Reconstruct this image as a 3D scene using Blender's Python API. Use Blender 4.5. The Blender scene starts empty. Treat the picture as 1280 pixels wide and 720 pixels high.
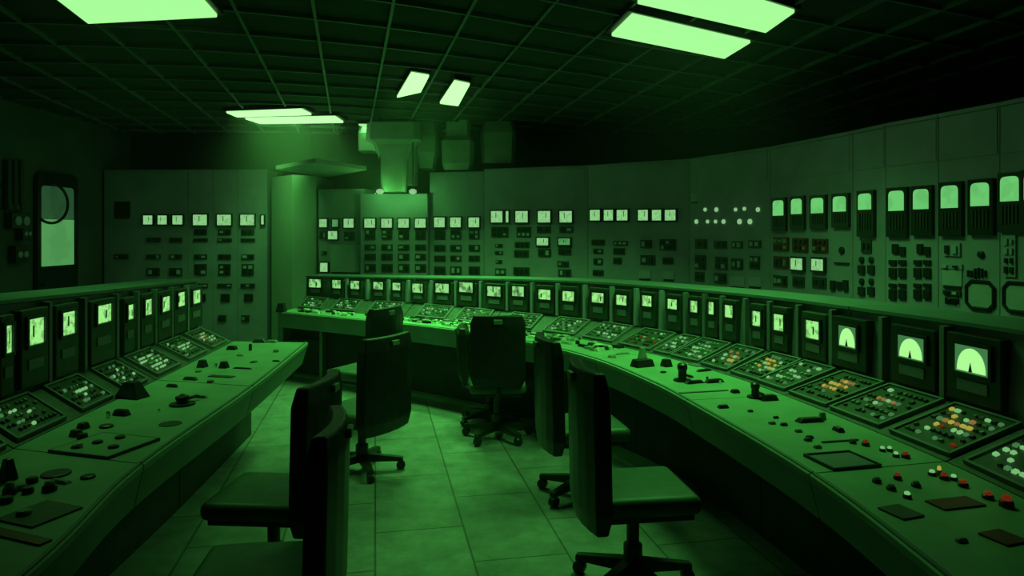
import bpy, bmesh, math, random
from mathutils import Vector, Matrix
random.seed(7)
C = bpy.context.scene
COL = C.collection
V = Vector
# ---------------------------------------------------------------- camera, world, exposure
FPX, HZ, CX, EYE = 880.0, 290.0, 640.0, 1.7
cd = bpy.data.cameras.new('camera'); cam = bpy.data.objects.new('camera', cd); COL.objects.link(cam)
cam.location = (0, 0, EYE); cam.rotation_euler = (math.radians(90), 0, 0)
cd.sensor_width = 36; cd.lens = 36*FPX/1280; cd.shift_y = -(360-HZ)/1280; cd.clip_start = .05
C.camera = cam
w = bpy.data.worlds.new('world'); C.world = w; w.use_nodes = True
w.node_tree.nodes['Background'].inputs[0].default_value = (.1, 1, .2, 1)
w.node_tree.nodes['Background'].inputs[1].default_value = .002
C.view_settings.view_transform = 'Standard'; C.view_settings.look = 'None'
C.view_settings.exposure = 0.0; C.view_settings.gamma = 1; C.view_settings.use_curve_mapping = False
LAMP = (.40, 1.0, .33); LAMP_S = 1.0; LAMP_FAR = 1.6
BEAM = (.15, 1.0, .14); BEAM_W = 22.0; SPREAD = 114      # watts per square metre of diffuser, beam spread narrowed so the upper walls stay dark
HAZE = 0.003

# ---------------------------------------------------------------- materials
def mat(name, col, rough=.5, var=.0, scale=6, metal=0, spec=.5, bump=0):
    m = bpy.data.materials.new(name); m.use_nodes = True; nt = m.node_tree; b = nt.nodes['Principled BSDF']
    b.inputs['Roughness'].default_value = rough; b.inputs['Metallic'].default_value = metal
    b.inputs['Specular IOR Level'].default_value = spec
    tc = nt.nodes.new('ShaderNodeNewGeometry')
    n = nt.nodes.new('ShaderNodeTexNoise'); n.inputs['Scale'].default_value = scale; n.inputs['Detail'].default_value = 6
    nt.links.new(tc.outputs['Position'], n.inputs['Vector'])
    r = nt.nodes.new('ShaderNodeValToRGB')
    r.color_ramp.elements[0].position = .3; r.color_ramp.elements[1].position = .7
    r.color_ramp.elements[0].color = tuple(c*(1-var) for c in col)+(1,)
    r.color_ramp.elements[1].color = tuple(min(1, c*(1+var)) for c in col)+(1,)
    nt.links.new(n.outputs['Fac'], r.inputs['Fac']); nt.links.new(r.outputs['Color'], b.inputs['Base Color'])
    if bump:
        bp = nt.nodes.new('ShaderNodeBump'); bp.inputs['Strength'].default_value = bump; bp.inputs['Distance'].default_value = .01
        nt.links.new(n.outputs['Fac'], bp.inputs['Height']); nt.links.new(bp.outputs['Normal'], b.inputs['Normal'])
    return m
def emis(name, col, s=1.0, pattern=0, scale=40):
    m = bpy.data.materials.new(name); m.use_nodes = True; nt = m.node_tree; b = nt.nodes['Principled BSDF']
    b.inputs['Base Color'].default_value = (.02, .03, .02, 1); b.inputs['Roughness'].default_value = .3
    b.inputs['Emission Strength'].default_value = s; b.inputs['Emission Color'].default_value = col+(1,)
    if pattern:
        g = nt.nodes.new('ShaderNodeNewGeometry'); n = nt.nodes.new('ShaderNodeTexNoise')
        n.inputs['Scale'].default_value = scale; n.inputs['Detail'].default_value = 2
        r = nt.nodes.new('ShaderNodeValToRGB'); r.color_ramp.elements[0].position = .40; r.color_ramp.elements[1].position = .52
        r.color_ramp.elements[0].color = tuple(c*(1-pattern) for c in col)+(1,); r.color_ramp.elements[1].color = col+(1,)
        nt.links.new(g.outputs['Position'], n.inputs['Vector']); nt.links.new(n.outputs['Fac'], r.inputs['Fac'])
        nt.links.new(r.outputs['Color'], b.inputs['Emission Color'])
    return m
M = {}
M['desk'] = mat('desk_enamel', (.27, .43, .30), .42, .12, 5)
M['body'] = mat('console_enamel', (.20, .29, .25), .5, .12, 4)
M['board'] = mat('meter_board_enamel', (.19, .20, .24), .5, .15, 6)
M['ledge'] = mat('ledge_enamel', (.13, .18, .18), .45, .1, 6)
M['bed'] = mat('key_bed_paint', (.08, .09, .09), .5, .3, 20)
M['frame'] = mat('tray_frame', (.16, .17, .18), .45, .1, 10)
M['cab'] = mat('cabinet_enamel', (.34, .33, .44), .6, .14, 3)
M['cabplate'] = mat('cabinet_plate', (.44, .44, .54), .6, .1, 12)
M['black'] = mat('black_bakelite', (.012, .018, .014), .35, .2, 30)
M['dark'] = mat('dark_bakelite', (.035, .05, .038), .45, .3, 30)
M['darkred'] = mat('dark_red_plastic', (.20, .02, .015), .45, .2, 30)
M['grey'] = mat('grey_plastic', (.22, .28, .22), .4, .2, 30)
M['light'] = mat('pale_plastic', (.42, .5, .4), .35, .1, 30)
M['paper'] = mat('paper', (.62, .68, .6), .8, .05, 10)
M['chrome'] = mat('chrome', (.7, .75, .7), .2, .05, 10, 1)
M['vinyl'] = mat('black_vinyl', (.014, .019, .017), .38, .3, 14, bump=.15)
M['vinyl2'] = mat('seat_vinyl', (.08, .13, .10), .5, .2, 14, bump=.15)
M['steel'] = mat('dark_steel', (.04, .05, .04), .4, .2, 20, .3)
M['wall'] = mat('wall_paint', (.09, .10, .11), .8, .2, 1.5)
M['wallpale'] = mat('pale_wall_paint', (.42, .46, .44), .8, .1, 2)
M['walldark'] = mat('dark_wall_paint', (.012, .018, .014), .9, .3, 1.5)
M['knee'] = mat('knee_shade_paint', (.03, .035, .035), .7, .3, 6)  # near-black colour stands in for the shade in the knee space
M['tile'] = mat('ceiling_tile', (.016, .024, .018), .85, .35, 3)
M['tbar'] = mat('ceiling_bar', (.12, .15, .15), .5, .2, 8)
M['duct'] = mat('duct_metal', (.38, .40, .40), .6, .2, 4)
M['door'] = mat('door_paint', (.008, .012, .01), .4, .2, 6)
M['lamp'] = emis('lamp_diffuser', LAMP, LAMP_S)
M['lampfar'] = emis('far_lamp_diffuser', LAMP, LAMP_FAR)
M['screen'] = emis('meter_glass', (.33, .88, .24), 1.0, .45, 28)
M['screenf'] = emis('far_meter_glass', (.30, .80, .24), .9, .65, 16)
M['dial'] = emis('dial_glow', (.42, .98, .30), 1.0)
M['dialdim'] = emis('dial_surround', (.05, .19, .06), 1.0)
M['gauge'] = emis('gauge_glow', (.15, .60, .16), .95, .14, 9)
M['gaugeb'] = emis('square_gauge_glow', (.30, .72, .27), .85, .2, 30)
M['gaugem'] = emis('dim_gauge_glow', (.10, .38, .12), .8, .3, 30)
M['lampdot'] = emis('indicator_glow', (.30, .62, .28), .8)
M['kg'] = emis('green_key_glow', (.28, .75, .26), .62)
M['kd'] = emis('dim_key_glow', (.07, .24, .08), .7)
M['ky'] = emis('yellow_key_glow', (.55, .48, .07), .7)
M['kr'] = emis('red_key_glow', (.42, .05, .012), .25)
M['ko'] = emis('amber_key_glow', (.40, .25, .07), .55)
M['glasslow'] = emis('lit_door_glass', (.09, .36, .10), .85, .12, 3)  # lower pane brighter: uneven light behind the door put into the glow colours
M['glasstop'] = emis('dim_door_glass', (.022, .085, .03), .8, .2, 3)
# floor
def floor_mat():
    m = bpy.data.materials.new('floor_slabs'); m.use_nodes = True; nt = m.node_tree; b = nt.nodes['Principled BSDF']
    L = nt.links.new
    g = nt.nodes.new('ShaderNodeNewGeometry'); mp = nt.nodes.new('ShaderNodeMapping')
    mp.inputs['Rotation'].default_value = (0, 0, math.radians(79)); L(g.outputs['Position'], mp.inputs['Vector'])
    br = nt.nodes.new('ShaderNodeTexBrick'); L(mp.outputs['Vector'], br.inputs['Vector'])
    br.inputs['Scale'].default_value = 1; br.inputs['Brick Width'].default_value = .9; br.inputs['Row Height'].default_value = .5
    br.inputs['Mortar Size'].default_value = .006; br.inputs['Color1'].default_value = (.24, .25, .25, 1)
    br.inputs['Color2'].default_value = (.30, .31, .31, 1); br.inputs['Mortar'].default_value = (.09, .09, .09, 1)
    n = nt.nodes.new('ShaderNodeTexNoise'); n.inputs['Scale'].default_value = 5.5; n.inputs['Detail'].default_value = 8; n.inputs['Roughness'].default_value = .7
    L(g.outputs['Position'], n.inputs['Vector'])
    r = nt.nodes.new('ShaderNodeValToRGB'); r.color_ramp.elements[0].position = .3; r.color_ramp.elements[0].color = (.6, .6, .6, 1)
    r.color_ramp.elements[1].position = .75; r.color_ramp.elements[1].color = (1.35, 1.35, 1.35, 1)
    L(n.outputs['Fac'], r.inputs['Fac'])
    mx = nt.nodes.new('ShaderNodeMixRGB'); mx.blend_type = 'MULTIPLY'; mx.inputs['Fac'].default_value = 1
    L(br.outputs['Color'], mx.inputs['Color1']); L(r.outputs['Color'], mx.inputs['Color2']); L(mx.outputs['Color'], b.inputs['Base Color'])
    b.inputs['Roughness'].default_value = .55
    return m
M['floor'] = floor_mat()

# ---------------------------------------------------------------- mesh helpers
class MB:
    def __init__(s): s.v = []; s.f = []
    def add(s, vs, fs):
        o = len(s.v); s.v += [V(p) for p in vs]; s.f += [tuple(i+o for i in f) for f in fs]; return s
    def box(s, c, X, Y, Z, sx, sy, sz, tx=1, ty=1):      # oriented box, top scaled by tx, ty
        c, X, Y, Z = V(c), V(X), V(Y), V(Z); vs = []
        for k in (-1, 1):
            a, b = (tx, ty) if k > 0 else (1, 1)
            for i, j in ((-1, -1), (1, -1), (1, 1), (-1, 1)):
                vs.append(c+X*(i*sx/2*a)+Y*(j*sy/2*b)+Z*(k*sz/2))
        return s.add(vs, [(3, 2, 1, 0), (4, 5, 6, 7), (0, 1, 5, 4), (1, 2, 6, 5), (2, 3, 7, 6), (3, 0, 4, 7)])
    def abox(s, x0, x1, y0, y1, z0, z1):
        return s.box(((x0+x1)/2, (y0+y1)/2, (z0+z1)/2), (1, 0, 0), (0, 1, 0), (0, 0, 1), x1-x0, y1-y0, z1-z0)
    def prism(s, pts, d):                                # closed polygon extruded by vector d
        n = len(pts); d = V(d); vs = [V(p) for p in pts]+[V(p)+d for p in pts]
        return s.add(vs, [tuple(range(n))[::-1], tuple(range(n, 2*n))]+[(i, (i+1) % n, n+(i+1) % n, n+i) for i in range(n)])
    def lathe(s, c, Z, prof, n=14):                      # prof = (r, h) pairs
        c, Z = V(c), V(Z).normalized(); X = Z.orthogonal().normalized(); Y = Z.cross(X); vs = []; fs = []
        for r, h in prof:
            for i in range(n):
                a = 2*math.pi*i/n; vs.append(c+Z*h+(X*math.cos(a)+Y*math.sin(a))*r)
        for k in range(len(prof)-1):
            for i in range(n):
                j = (i+1) % n; fs.append((k*n+i, k*n+j, (k+1)*n+j, (k+1)*n+i))
        fs.append(tuple(range(n))[::-1]); fs.append(tuple(range((len(prof)-1)*n, len(prof)*n)))
        return s.add(vs, fs)
    def tube(s, pts, r, n=8):
        pts = [V(p) for p in pts]; vs = []; fs = []
        for k, p in enumerate(pts):
            t = (pts[min(k+1, len(pts)-1)]-pts[max(k-1, 0)]).normalized()
            X = t.cross(V((.3, .2, 1))).normalized(); Y = t.cross(X)
            for i in range(n):
                a = 2*math.pi*i/n; vs.append(p+(X*math.cos(a)+Y*math.sin(a))*r)
        for k in range(len(pts)-1):
            for i in range(n):
                j = (i+1) % n; fs.append((k*n+i, k*n+j, (k+1)*n+j, (k+1)*n+i))
        fs.append(tuple(range(n))[::-1]); fs.append(tuple(range((len(pts)-1)*n, len(pts)*n)))
        return s.add(vs, fs)
    def loft(s, rings):
        n = len(rings[0]); vs = [p for r in rings for p in r]; fs = []
        for k in range(len(rings)-1):
            for i in range(n):
                j = (i+1) % n; fs.append((k*n+i, k*n+j, (k+1)*n+j, (k+1)*n+i))
        fs.append(tuple(range(n))[::-1]); fs.append(tuple(range((len(rings)-1)*n, len(rings)*n)))
        return s.add(vs, fs)
    def build(s, name, m, parent=None, bevel=0, smooth=False, label=None, kind=None, seg=2):
        c = sum(s.v, V((0, 0, 0)))/len(s.v)
        me = bpy.data.meshes.new(name); me.from_pydata([p-c for p in s.v], [], s.f); me.materials.append(M[m])
        bm = bmesh.new(); bm.from_mesh(me); bmesh.ops.recalc_face_normals(bm, faces=bm.faces)
        if bevel: bmesh.ops.bevel(bm, geom=list(bm.edges), offset=bevel, segments=seg, profile=.5, affect='EDGES', clamp_overlap=True)
        if smooth:
            for f in bm.faces: f.smooth = True
        bm.to_mesh(me); bm.free()
        o = bpy.data.objects.new(name, me); COL.objects.link(o)
        if parent is not None:
            o.parent = parent; o.location = c-wl(parent)
        else: o.location = c
        if label: o['label'] = label
        if kind: o['kind'] = kind
        return o
def wl(o):
    p = V((0, 0, 0))
    while o is not None: p += o.location; o = o.parent
    return p
def tag(o, label, cat, group=None, kind=None):
    o['label'] = label; o['category'] = cat
    if group: o['group'] = group
    if kind: o['kind'] = kind
    return o
def thing(name, loc, label, cat, group=None):
    o = bpy.data.objects.new(name, None); COL.objects.link(o); o.location = loc; o.empty_display_size = .1
    return tag(o, label, cat, group)
def copy_tree(o, parent=None):
    c = o.copy(); COL.objects.link(c); c.parent = parent
    for ch in [k for k in KIDS(o)]: copy_tree(ch, c)
    return c
def KIDS(o): return [k for k in list(COL.objects) if k.parent == o]
UP = V((0, 0, 1))
def proj(p): return CX+FPX*p[0]/p[1], HZ-FPX*(p[2]-EYE)/p[1]
def onz(x, y, z):
    D = FPX*(EYE-z)/(y-HZ); return V(((x-CX)*D/FPX, D, z))

# ---------------------------------------------------------------- the setting
CEIL = 3.2
o = MB().abox(-5.9, 4.7, -2.2, 10.9, -.1, 0).build('floor', 'floor', kind='structure')
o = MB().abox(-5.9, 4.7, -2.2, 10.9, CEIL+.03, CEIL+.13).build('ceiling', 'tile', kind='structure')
MB().abox(-6.02, -5.9, -2.2, 10.9, 0, CEIL+.1).build('wall_left', 'wall', kind='structure')
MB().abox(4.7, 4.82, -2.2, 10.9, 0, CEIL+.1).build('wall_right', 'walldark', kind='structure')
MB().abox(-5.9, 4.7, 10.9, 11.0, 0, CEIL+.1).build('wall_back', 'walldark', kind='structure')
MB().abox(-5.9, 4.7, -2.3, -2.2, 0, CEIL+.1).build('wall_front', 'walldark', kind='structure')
# pale wall stub / pillar beside the far cabinets
pil = MB().prism([(-3.47, 10.16, 0), (-3.03, 9.7, 0), (-2.76, 9.93, 0), (-2.76, 10.85, 0), (-3.47, 10.85, 0)], (0, 0, 2.49))
tag(pil.build('pillar', 'wallpale'), 'pale angular pillar between the left and the centre instrument cabinets', 'pillar')
can = MB().prism([(-2.26, 8.1, 2.5), (-3.02, 9.0, 2.5), (-2.75, 10.4, 2.5), (-1.88, 9.1, 2.5)], (0, 0, .05))
tag(can.build('ceiling_canopy', 'wallpale'), 'pale diamond shaped hanging canopy beside the pillar', 'canopy')
cn = [k for k in COL.objects if k.name == 'ceiling_canopy'][0]
for hx, hy in ((-2.75, 9.6), (-2.35, 9.5)): MB().tube([(hx, hy, 2.54), (hx, hy, CEIL+.03)], .006).build('hanger_rod', 'steel', cn)

# ceiling grid: curved rows following the room's curve
SL = [(-6, .02), (-3.4, .105), (-2.4, .27), (-1.2, .42), (0, .62), (1.2, .58), (2.5, .46), (5, .4)]
def slope(x):
    for (a, s0), (b, s1) in zip(SL, SL[1:]):
        if x <= b: return s0+(s1-s0)*max(0, (x-a))/(b-a)
    return SL[-1][1]
XS = [i*.2-5.8 for i in range(53)]
G = [0.0]
for x in XS[:-1]: G.append(G[-1]+slope(x+.1)*.2)
def gy(x):
    i = max(0, min(len(XS)-2, int((x+5.8)/.2))); t = (x-XS[i])/.2; return G[i]+(G[i+1]-G[i])*t
base = gy(-.87)
grid = MB()
k = -14
while k < 18:
    D0 = 5.2+k*.62; pts = [(x, D0+gy(x)-base, CEIL+.018) for x in XS]; pts = [p for p in pts if -2.1 < p[1] < 10.8]
    if len(pts) > 2:
        rings = [[V((p[0], p[1]-.012, CEIL)), V((p[0], p[1]+.012, CEIL)), V((p[0], p[1]+.012, CEIL+.035)), V((p[0], p[1]-.012, CEIL+.035))] for p in pts]
        grid.loft(rings)
    k += 1
for k in range(-10, 18):
    X0 = -.75+k*.53; pts = []
    for j in range(34):
        D = -2.1+j*.39; d = D-4.5
        lean = -.23 if X0 < 0 else -.23+.09*min(1, X0/2.5)
        x = X0+lean*d
        if -5.85 < x < 4.65: pts.append((x, D))
    if len(pts) > 2:
        grid.loft([[V((x-.011, D, CEIL+.002)), V((x+.011, D, CEIL+.002)), V((x+.011, D, CEIL+.035)), V((x-.011, D, CEIL+.035))] for x, D in pts])
grid.build('trim_1', 'tbar', kind='structure')

# ---------------------------------------------------------------- ceiling lamps
def lamp_panel(label, quads, m='lamp', power=1.0, group=None, housing=True):
    cx = sum(p[0] for q in quads for p in q)/(4*len(quads)); cy = sum(p[1] for q in quads for p in q)/(4*len(quads))
    r = thing('ceiling_light', (cx, cy, CEIL), label, 'ceiling light', group)
    for q in quads:
        c = V((sum(p[0] for p in q)/4, sum(p[1] for p in q)/4, 0))
        if housing:
            big = [c+(V((p[0], p[1], 0))-c)*1.08+V((0, 0, CEIL-.022)) for p in q]
            MB().prism(big, (0, 0, .05)).build('housing', 'steel', r)
        MB().prism([(p[0], p[1], CEIL-.045) for p in q], (0, 0, .03)).build('diffuser', m, r, bevel=.008)
        a, b = V(q[1])-V(q[0]), V(q[3])-V(q[0]); ld = bpy.data.lights.new('tube_light', 'AREA'); ld.shape = 'RECTANGLE'
        ld.size = a.length*.95; ld.size_y = b.length*.8; ld.color = BEAM; ld.spread = math.radians(SPREAD); ld.energy = a.length*b.length*BEAM_W*power
        lo = bpy.data.objects.new('tube_light', ld); COL.objects.link(lo); lo.parent = r
        lo.location = V((c.x, c.y, CEIL-.05))-V((cx, cy, CEIL)); lo.rotation_euler = (0, 0, math.atan2(a.y, a.x))
    return r
lamp_panel('large square glowing ceiling lamp at upper left, cut by the picture edge', [[(-2.97, 4.93), (-2.0, 4.78), (-1.9, 4.1), (-2.8, 4.15)]], power=.45)
lamp_panel('pair of long glowing ceiling lamps at upper right over the right console',
           [[(.81, 4.75), (1.84, 5.43), (1.79, 5.93), (.74, 5.24)], [(.86, 3.95), (1.88, 4.68), (1.86, 5.16), (.80, 4.5)]])
lamp_panel('pair of glowing strip lamps in the far left ceiling before the pillar',
           [[(-3.5, 8.62), (-2.52, 8.42), (-2.5, 8.78), (-3.5, 8.95)], [(-3.45, 9.1), (-2.25, 8.95), (-2.25, 9.4), (-3.4, 9.5)]], 'lampfar', 1.25)
lamp_panel('left of the two short lengthwise lamps in the centre of the ceiling', [[(-.93, 6.5), (-.78, 6.62), (-.95, 7.35), (-1.25, 7.65)]], 'lampfar', 5.5)
lamp_panel('right of the two short lengthwise lamps in the centre of the ceiling', [[(-.56, 6.85), (-.42, 7.0), (-.62, 8.15), (-.82, 8.0)]], 'lampfar', 5.5)
lamp_panel('small faint lamp strip deep in the ceiling before the hanging ducts', [[(-2.1, 9.62), (-1.8, 9.62), (-1.75, 9.82), (-2.05, 9.82)]], 'lamp', 2.5)

# ---------------------------------------------------------------- consoles
DZ = .78
class Console:
    def __init__(s, secs, q0, depth):
        s.s = [tuple(map(float, a)) for a in secs]; s.q0 = q0; s.depth = depth; s.n = len(secs)-1
        N = 240; s.tab = []
        for i in range(N*s.n+1):
            t = i/N; F, B, zt = s.at(t); s.tab.append((t, proj((B.x, B.y, 1.1))[0] if B.y > .8 else None, B))
    def at(s, t):
        t = max(0, min(s.n, t)); i = min(int(t), s.n-1); u = t-i; P = s.s
        a, b, c, d = P[max(0, i-1)], P[i], P[i+1], P[min(s.n, i+2)]
        r = [.5*((2*b[k])+(-a[k]+c[k])*u+(2*a[k]-5*b[k]+4*c[k]-d[k])*u*u+(-a[k]+3*b[k]-3*c[k]+d[k])*u**3) for k in range(5)]
        return V((r[0], r[1], 0)), V((r[2], r[3], 0)), r[4]
    def dir(s, t): F, B, z = s.at(t); return (B-F).normalized(), (B-F).length
    def tan(s, t): a = s.at(t-.03)[1]; b = s.at(t+.03)[1]; return (b-a).normalized()
    def pt(s, t, d, z): F, B, zt = s.at(t); n = (B-F).normalized(); p = F+n*d; return V((p.x, p.y, z))
    def surf(s, t, q, h=0):
        F, B, zt = s.at(t); p = F+(B-F)*q; z = DZ if q <= s.q0 else DZ+(q-s.q0)/(1-s.q0)*.12
        return V((p.x, p.y, z+h))
    def find(s, x):
        best = min((e for e in s.tab if e[1] is not None), key=lambda e: abs(e[1]-x)); return best[0]
    def loft(s, name, m, par, ta, tb, prof, bevel=0, label=None):
        n = max(3, int((tb-ta)*8)); rings = []
        for i in range(n+1):
            t = ta+(tb-ta)*i/n; F, B, zt = s.at(t); L = (B-F).length
            rings.append([s.pt(t, d, z) for d, z in prof(L, zt)])
        return MB().loft(rings).build(name, m, par, bevel=bevel, label=label)
    def segment(s, ta, tb, label, group):
        g = .004; ta2, tb2 = ta+g, tb-g; q0 = s.q0; dep = s.depth
        c = s.pt((ta+tb)/2, .5, 0)
        r = thing('control_console', c, label, 'control console', group); r['ta'] = ta; r['tb'] = tb
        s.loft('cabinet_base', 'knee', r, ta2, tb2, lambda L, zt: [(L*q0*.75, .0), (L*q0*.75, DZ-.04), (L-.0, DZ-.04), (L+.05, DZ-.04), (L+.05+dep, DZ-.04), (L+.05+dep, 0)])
        s.loft('fascia', 'body', r, ta2, tb2, lambda L, zt: [(.05, .60), (.004, DZ-.028), (.06, DZ-.028), (.09, .60)])
        s.loft('worktop', 'desk', r, ta2, tb2, lambda L, zt: [(0, DZ-.026), (0, DZ-.004), (.006, DZ), (L*q0-.008, DZ), (L*q0-.008, DZ-.026)])
        s.loft('worktop_edge', 'ledge', r, ta2, tb2, lambda L, zt: [(.010, DZ+.0005), (.010, DZ+.005), (.026, DZ+.005), (.026, DZ+.0005)])
        s.loft('key_bed', 'bed', r, ta2, tb2, lambda L, zt: [(L*q0, DZ-.03), (L*q0, DZ), (L-.004, DZ+.12), (L-.004, DZ-.03)])
        s.loft('meter_board', 'board', r, ta2, tb2, lambda L, zt: [(L, DZ-.03), (L+.03, zt-.022), (L+.03+dep-.03, zt-.022), (L+.03+dep-.03, DZ-.03)])
        s.loft('top_ledge', 'ledge', r, ta2, tb2, lambda L, zt: [(L+.008, zt-.018), (L+.008, zt), (L+.03+dep, zt), (L+.03+dep, zt-.018)])
        return r
    def seg_of(s, t):
        for r in s.segs:
            if r['ta'] <= t <= r['tb']: return r
        return s.segs[-1]

RIGHT = Console([(1.15, .6, 2.2, .8, 1.29), (1.15, 1.7, 2.2, 1.95, 1.29), (1.13, 2.68, 2.15, 2.92, 1.285), (.95, 3.85, 1.93, 4.05, 1.272),
                 (.83, 4.4, 1.7, 4.8, 1.266), (.6, 5.1, 1.35, 5.5, 1.258), (.2, 5.8, .75, 6.35, 1.25), (-.4, 6.5, -.1, 7.15, 1.225),
                 (-1.3, 7.2, -1.1, 7.9, 1.19), (-2.7, 8.1, -2.57, 8.75, 1.156)], .6, .38)
LEFT = Console([(-1.15, .4, -2.32, .6, 1.38), (-1.30, 1.9, -2.35, 2.3, 1.38), (-1.46, 2.79, -2.405, 3.08, 1.38), (-1.54, 4.2, -2.5, 4.45, 1.34),
                (-1.70, 5.87, -2.63, 5.95, 1.30)], .7, .38)
RIGHT.segs = [RIGHT.segment(a, b, l, 'sections of the curved right console') for a, b, l in (
    (0, 2, 'nearest right console section with red push buttons and dark inlaid plates'),
    (2, 3, 'second right console section with two big fan dials and amber key trays'),
    (3, 5, 'third right console section with upright black knobs on its worktop'),
    (5, 7, 'bend section of the curved console behind the high backed centre chair'),
    (7, 8, 'far console section crowded with keys, left of the centre chair'),
    (8, 9, 'farthest console section ending in front of the pale pillar'))]
LEFT.segs = [LEFT.segment(a, b, l, 'sections of the left console') for a, b, l in (
    (0, 2, 'nearest left console section with a large dark square inlay'),
    (2, 3, 'middle left console section with a raised instrument plate'),
    (3, 4, 'farthest left console section, its end near the aisle'))]

# meter units on the uprights -------------------------------------------------
def meter_unit(con, x, y, w_, h_, big=0, wide=.85, screen='screen'):
    t = con.find(x); F, B, zt = con.at(t); par = con.seg_of(t)
    n = -(B-F).normalized(); T = con.tan(t); T = T if T.x*1 > 0 else T
    nn = V((T.y, -T.x, 0)); nn = nn if nn.dot(n) > 0 else -nn
    def wid(px):
        ta, tb = con.find(x-px), con.find(x+px); return max(.05, (con.at(ta)[1]-con.at(tb)[1]).length)
    sw = wid(w_/2); hw = max(wid(w_*wide), sw+.05)
    D = B.y; zc = EYE-(y-HZ)*D/FPX; sh = h_*D/FPX
    ztop = min(zt-.05, zc+sh/2+.05); zbot = DZ+.14
    slab = V((B.x, B.y, 0))+nn*.0
    mu = MB().box(slab+V((0, 0, (ztop+zbot)/2))-nn*.012, T, nn, UP, hw, .075, ztop-zbot).build('meter', 'dark' if not big else 'black', par, bevel=.006)
    # bezel
    sc = V((slab.x, slab.y, zc))+nn*.028
    bz = MB()
    for sx in (-1, 1): bz.box(sc+T*sx*(sw/2+.009), T, nn, UP, .016, .02, sh+.034)
    for sz in (-1, 1): bz.box(sc+UP*sz*(sh/2+.009), T, nn, UP, sw, .02, .016)
    bz.build('bezel', 'black', mu)
    if big:
        MB().box(sc, T, nn, UP, sw, .006, sh).build('dial_face', 'dialdim', mu)
        rx = sw*.42; r = sh*.86; pts = []
        base_c = sc-UP*(sh*.44)+nn*.004
        for i in range(25):
            a = math.pi*i/24; pts.append(base_c+T*math.cos(a)*rx+UP*(math.sin(a)**.9*r))
        MB().prism(pts, nn*.003).build('lit_fan', 'dial', mu)
        MB().prism([base_c+nn*.004+T*-.010, base_c+nn*.004+T*.010, base_c+nn*.004+UP*r*.4], nn*.002).build('needle', 'black', mu)
    else:
        MB().box(sc-nn*.004, T, nn, UP, sw, .006, sh).build('screen', screen, mu)
        if w_ > 7:
            nd = MB()
            for k in range(1):
                u = random.uniform(-.3, .3)*sw; nd.box(sc+T*u+UP*random.uniform(-.12, .12)*sh, T, nn, UP, sw*.07, .004, sh*.45)
            nd.build('needle', 'dark', mu)
    # label plate under the screen
    if hw > .07 and zc-sh/2-.1 > zbot:
        MB().box(V((slab.x, slab.y, (zc-sh/2+zbot)/2+.01))+nn*.028, T, nn, UP, hw*.55, .006, .05).build('label_plate', 'board', mu)
for a in [(396, 354, 15, 10), (423, 355, 11, 10), (446, 356, 11, 10), (475, 357, 12, 9), (498, 358, 10, 9), (524, 360, 13, 11), (555, 360, 17, 11), (585, 359, 17, 12),
          (620, 364, 17, 12), (650, 364, 15, 12), (683, 368, 15, 12), (713, 370, 15, 12), (750, 372, 15, 12), (780, 375, 13, 12), (812, 376, 12, 13), (844, 380, 12, 12),
          (871, 383, 9, 14), (893, 385, 7, 15), (915, 389, 10, 15), (950, 398, 11, 18), (978, 403, 13, 20)]:
    meter_unit(RIGHT, *a, wide=.72, screen='screenf' if a[0] < 660 else 'screen')
meter_unit(RIGHT, 1021, 412, 17, 22, wide=.9)
meter_unit(RIGHT, 1065, 421, 22, 26, big=1, wide=1.0)
meter_unit(RIGHT, 1145, 435, 33, 28, big=1, wide=.85)
meter_unit(RIGHT, 1222, 450, 42, 34, big=1, wide=.82)
for a in [(3, 424, 8, 34), (38, 414, 20, 32), (79, 404, 17, 28), (124, 392, 18, 22), (157, 390, 8, 18), (180, 384, 9, 19), (202, 380, 10, 18), (222, 374, 9, 17), (241, 371, 10, 16)]:
    meter_unit(LEFT, *a, wide=.85)

# upright ribs between the meters
def rib(con, x):
    t = con.find(x); F, B, zt = con.at(t); par = con.seg_of(t); T = con.tan(t); nn = V((T.y, -T.x, 0)); nn = nn if nn.dot(F-B) > 0 else -nn
    MB().box(V((B.x, B.y, (DZ+.13+zt-.03)/2))+nn*.0, T, nn, UP, .028, .05, zt-.03-DZ-.13).build('divider', 'cab' if B.y > 5.5 and x < 860 else 'board', par)
for x in (434, 460, 486, 511, 540, 571, 602, 635, 666, 698, 732, 766, 796, 828, 858, 882, 904, 933, 964, 1000, 1042, 1105, 1182): rib(RIGHT, x)
for x in (58, 102, 143, 169, 191, 212, 232): rib(LEFT, x)
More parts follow.
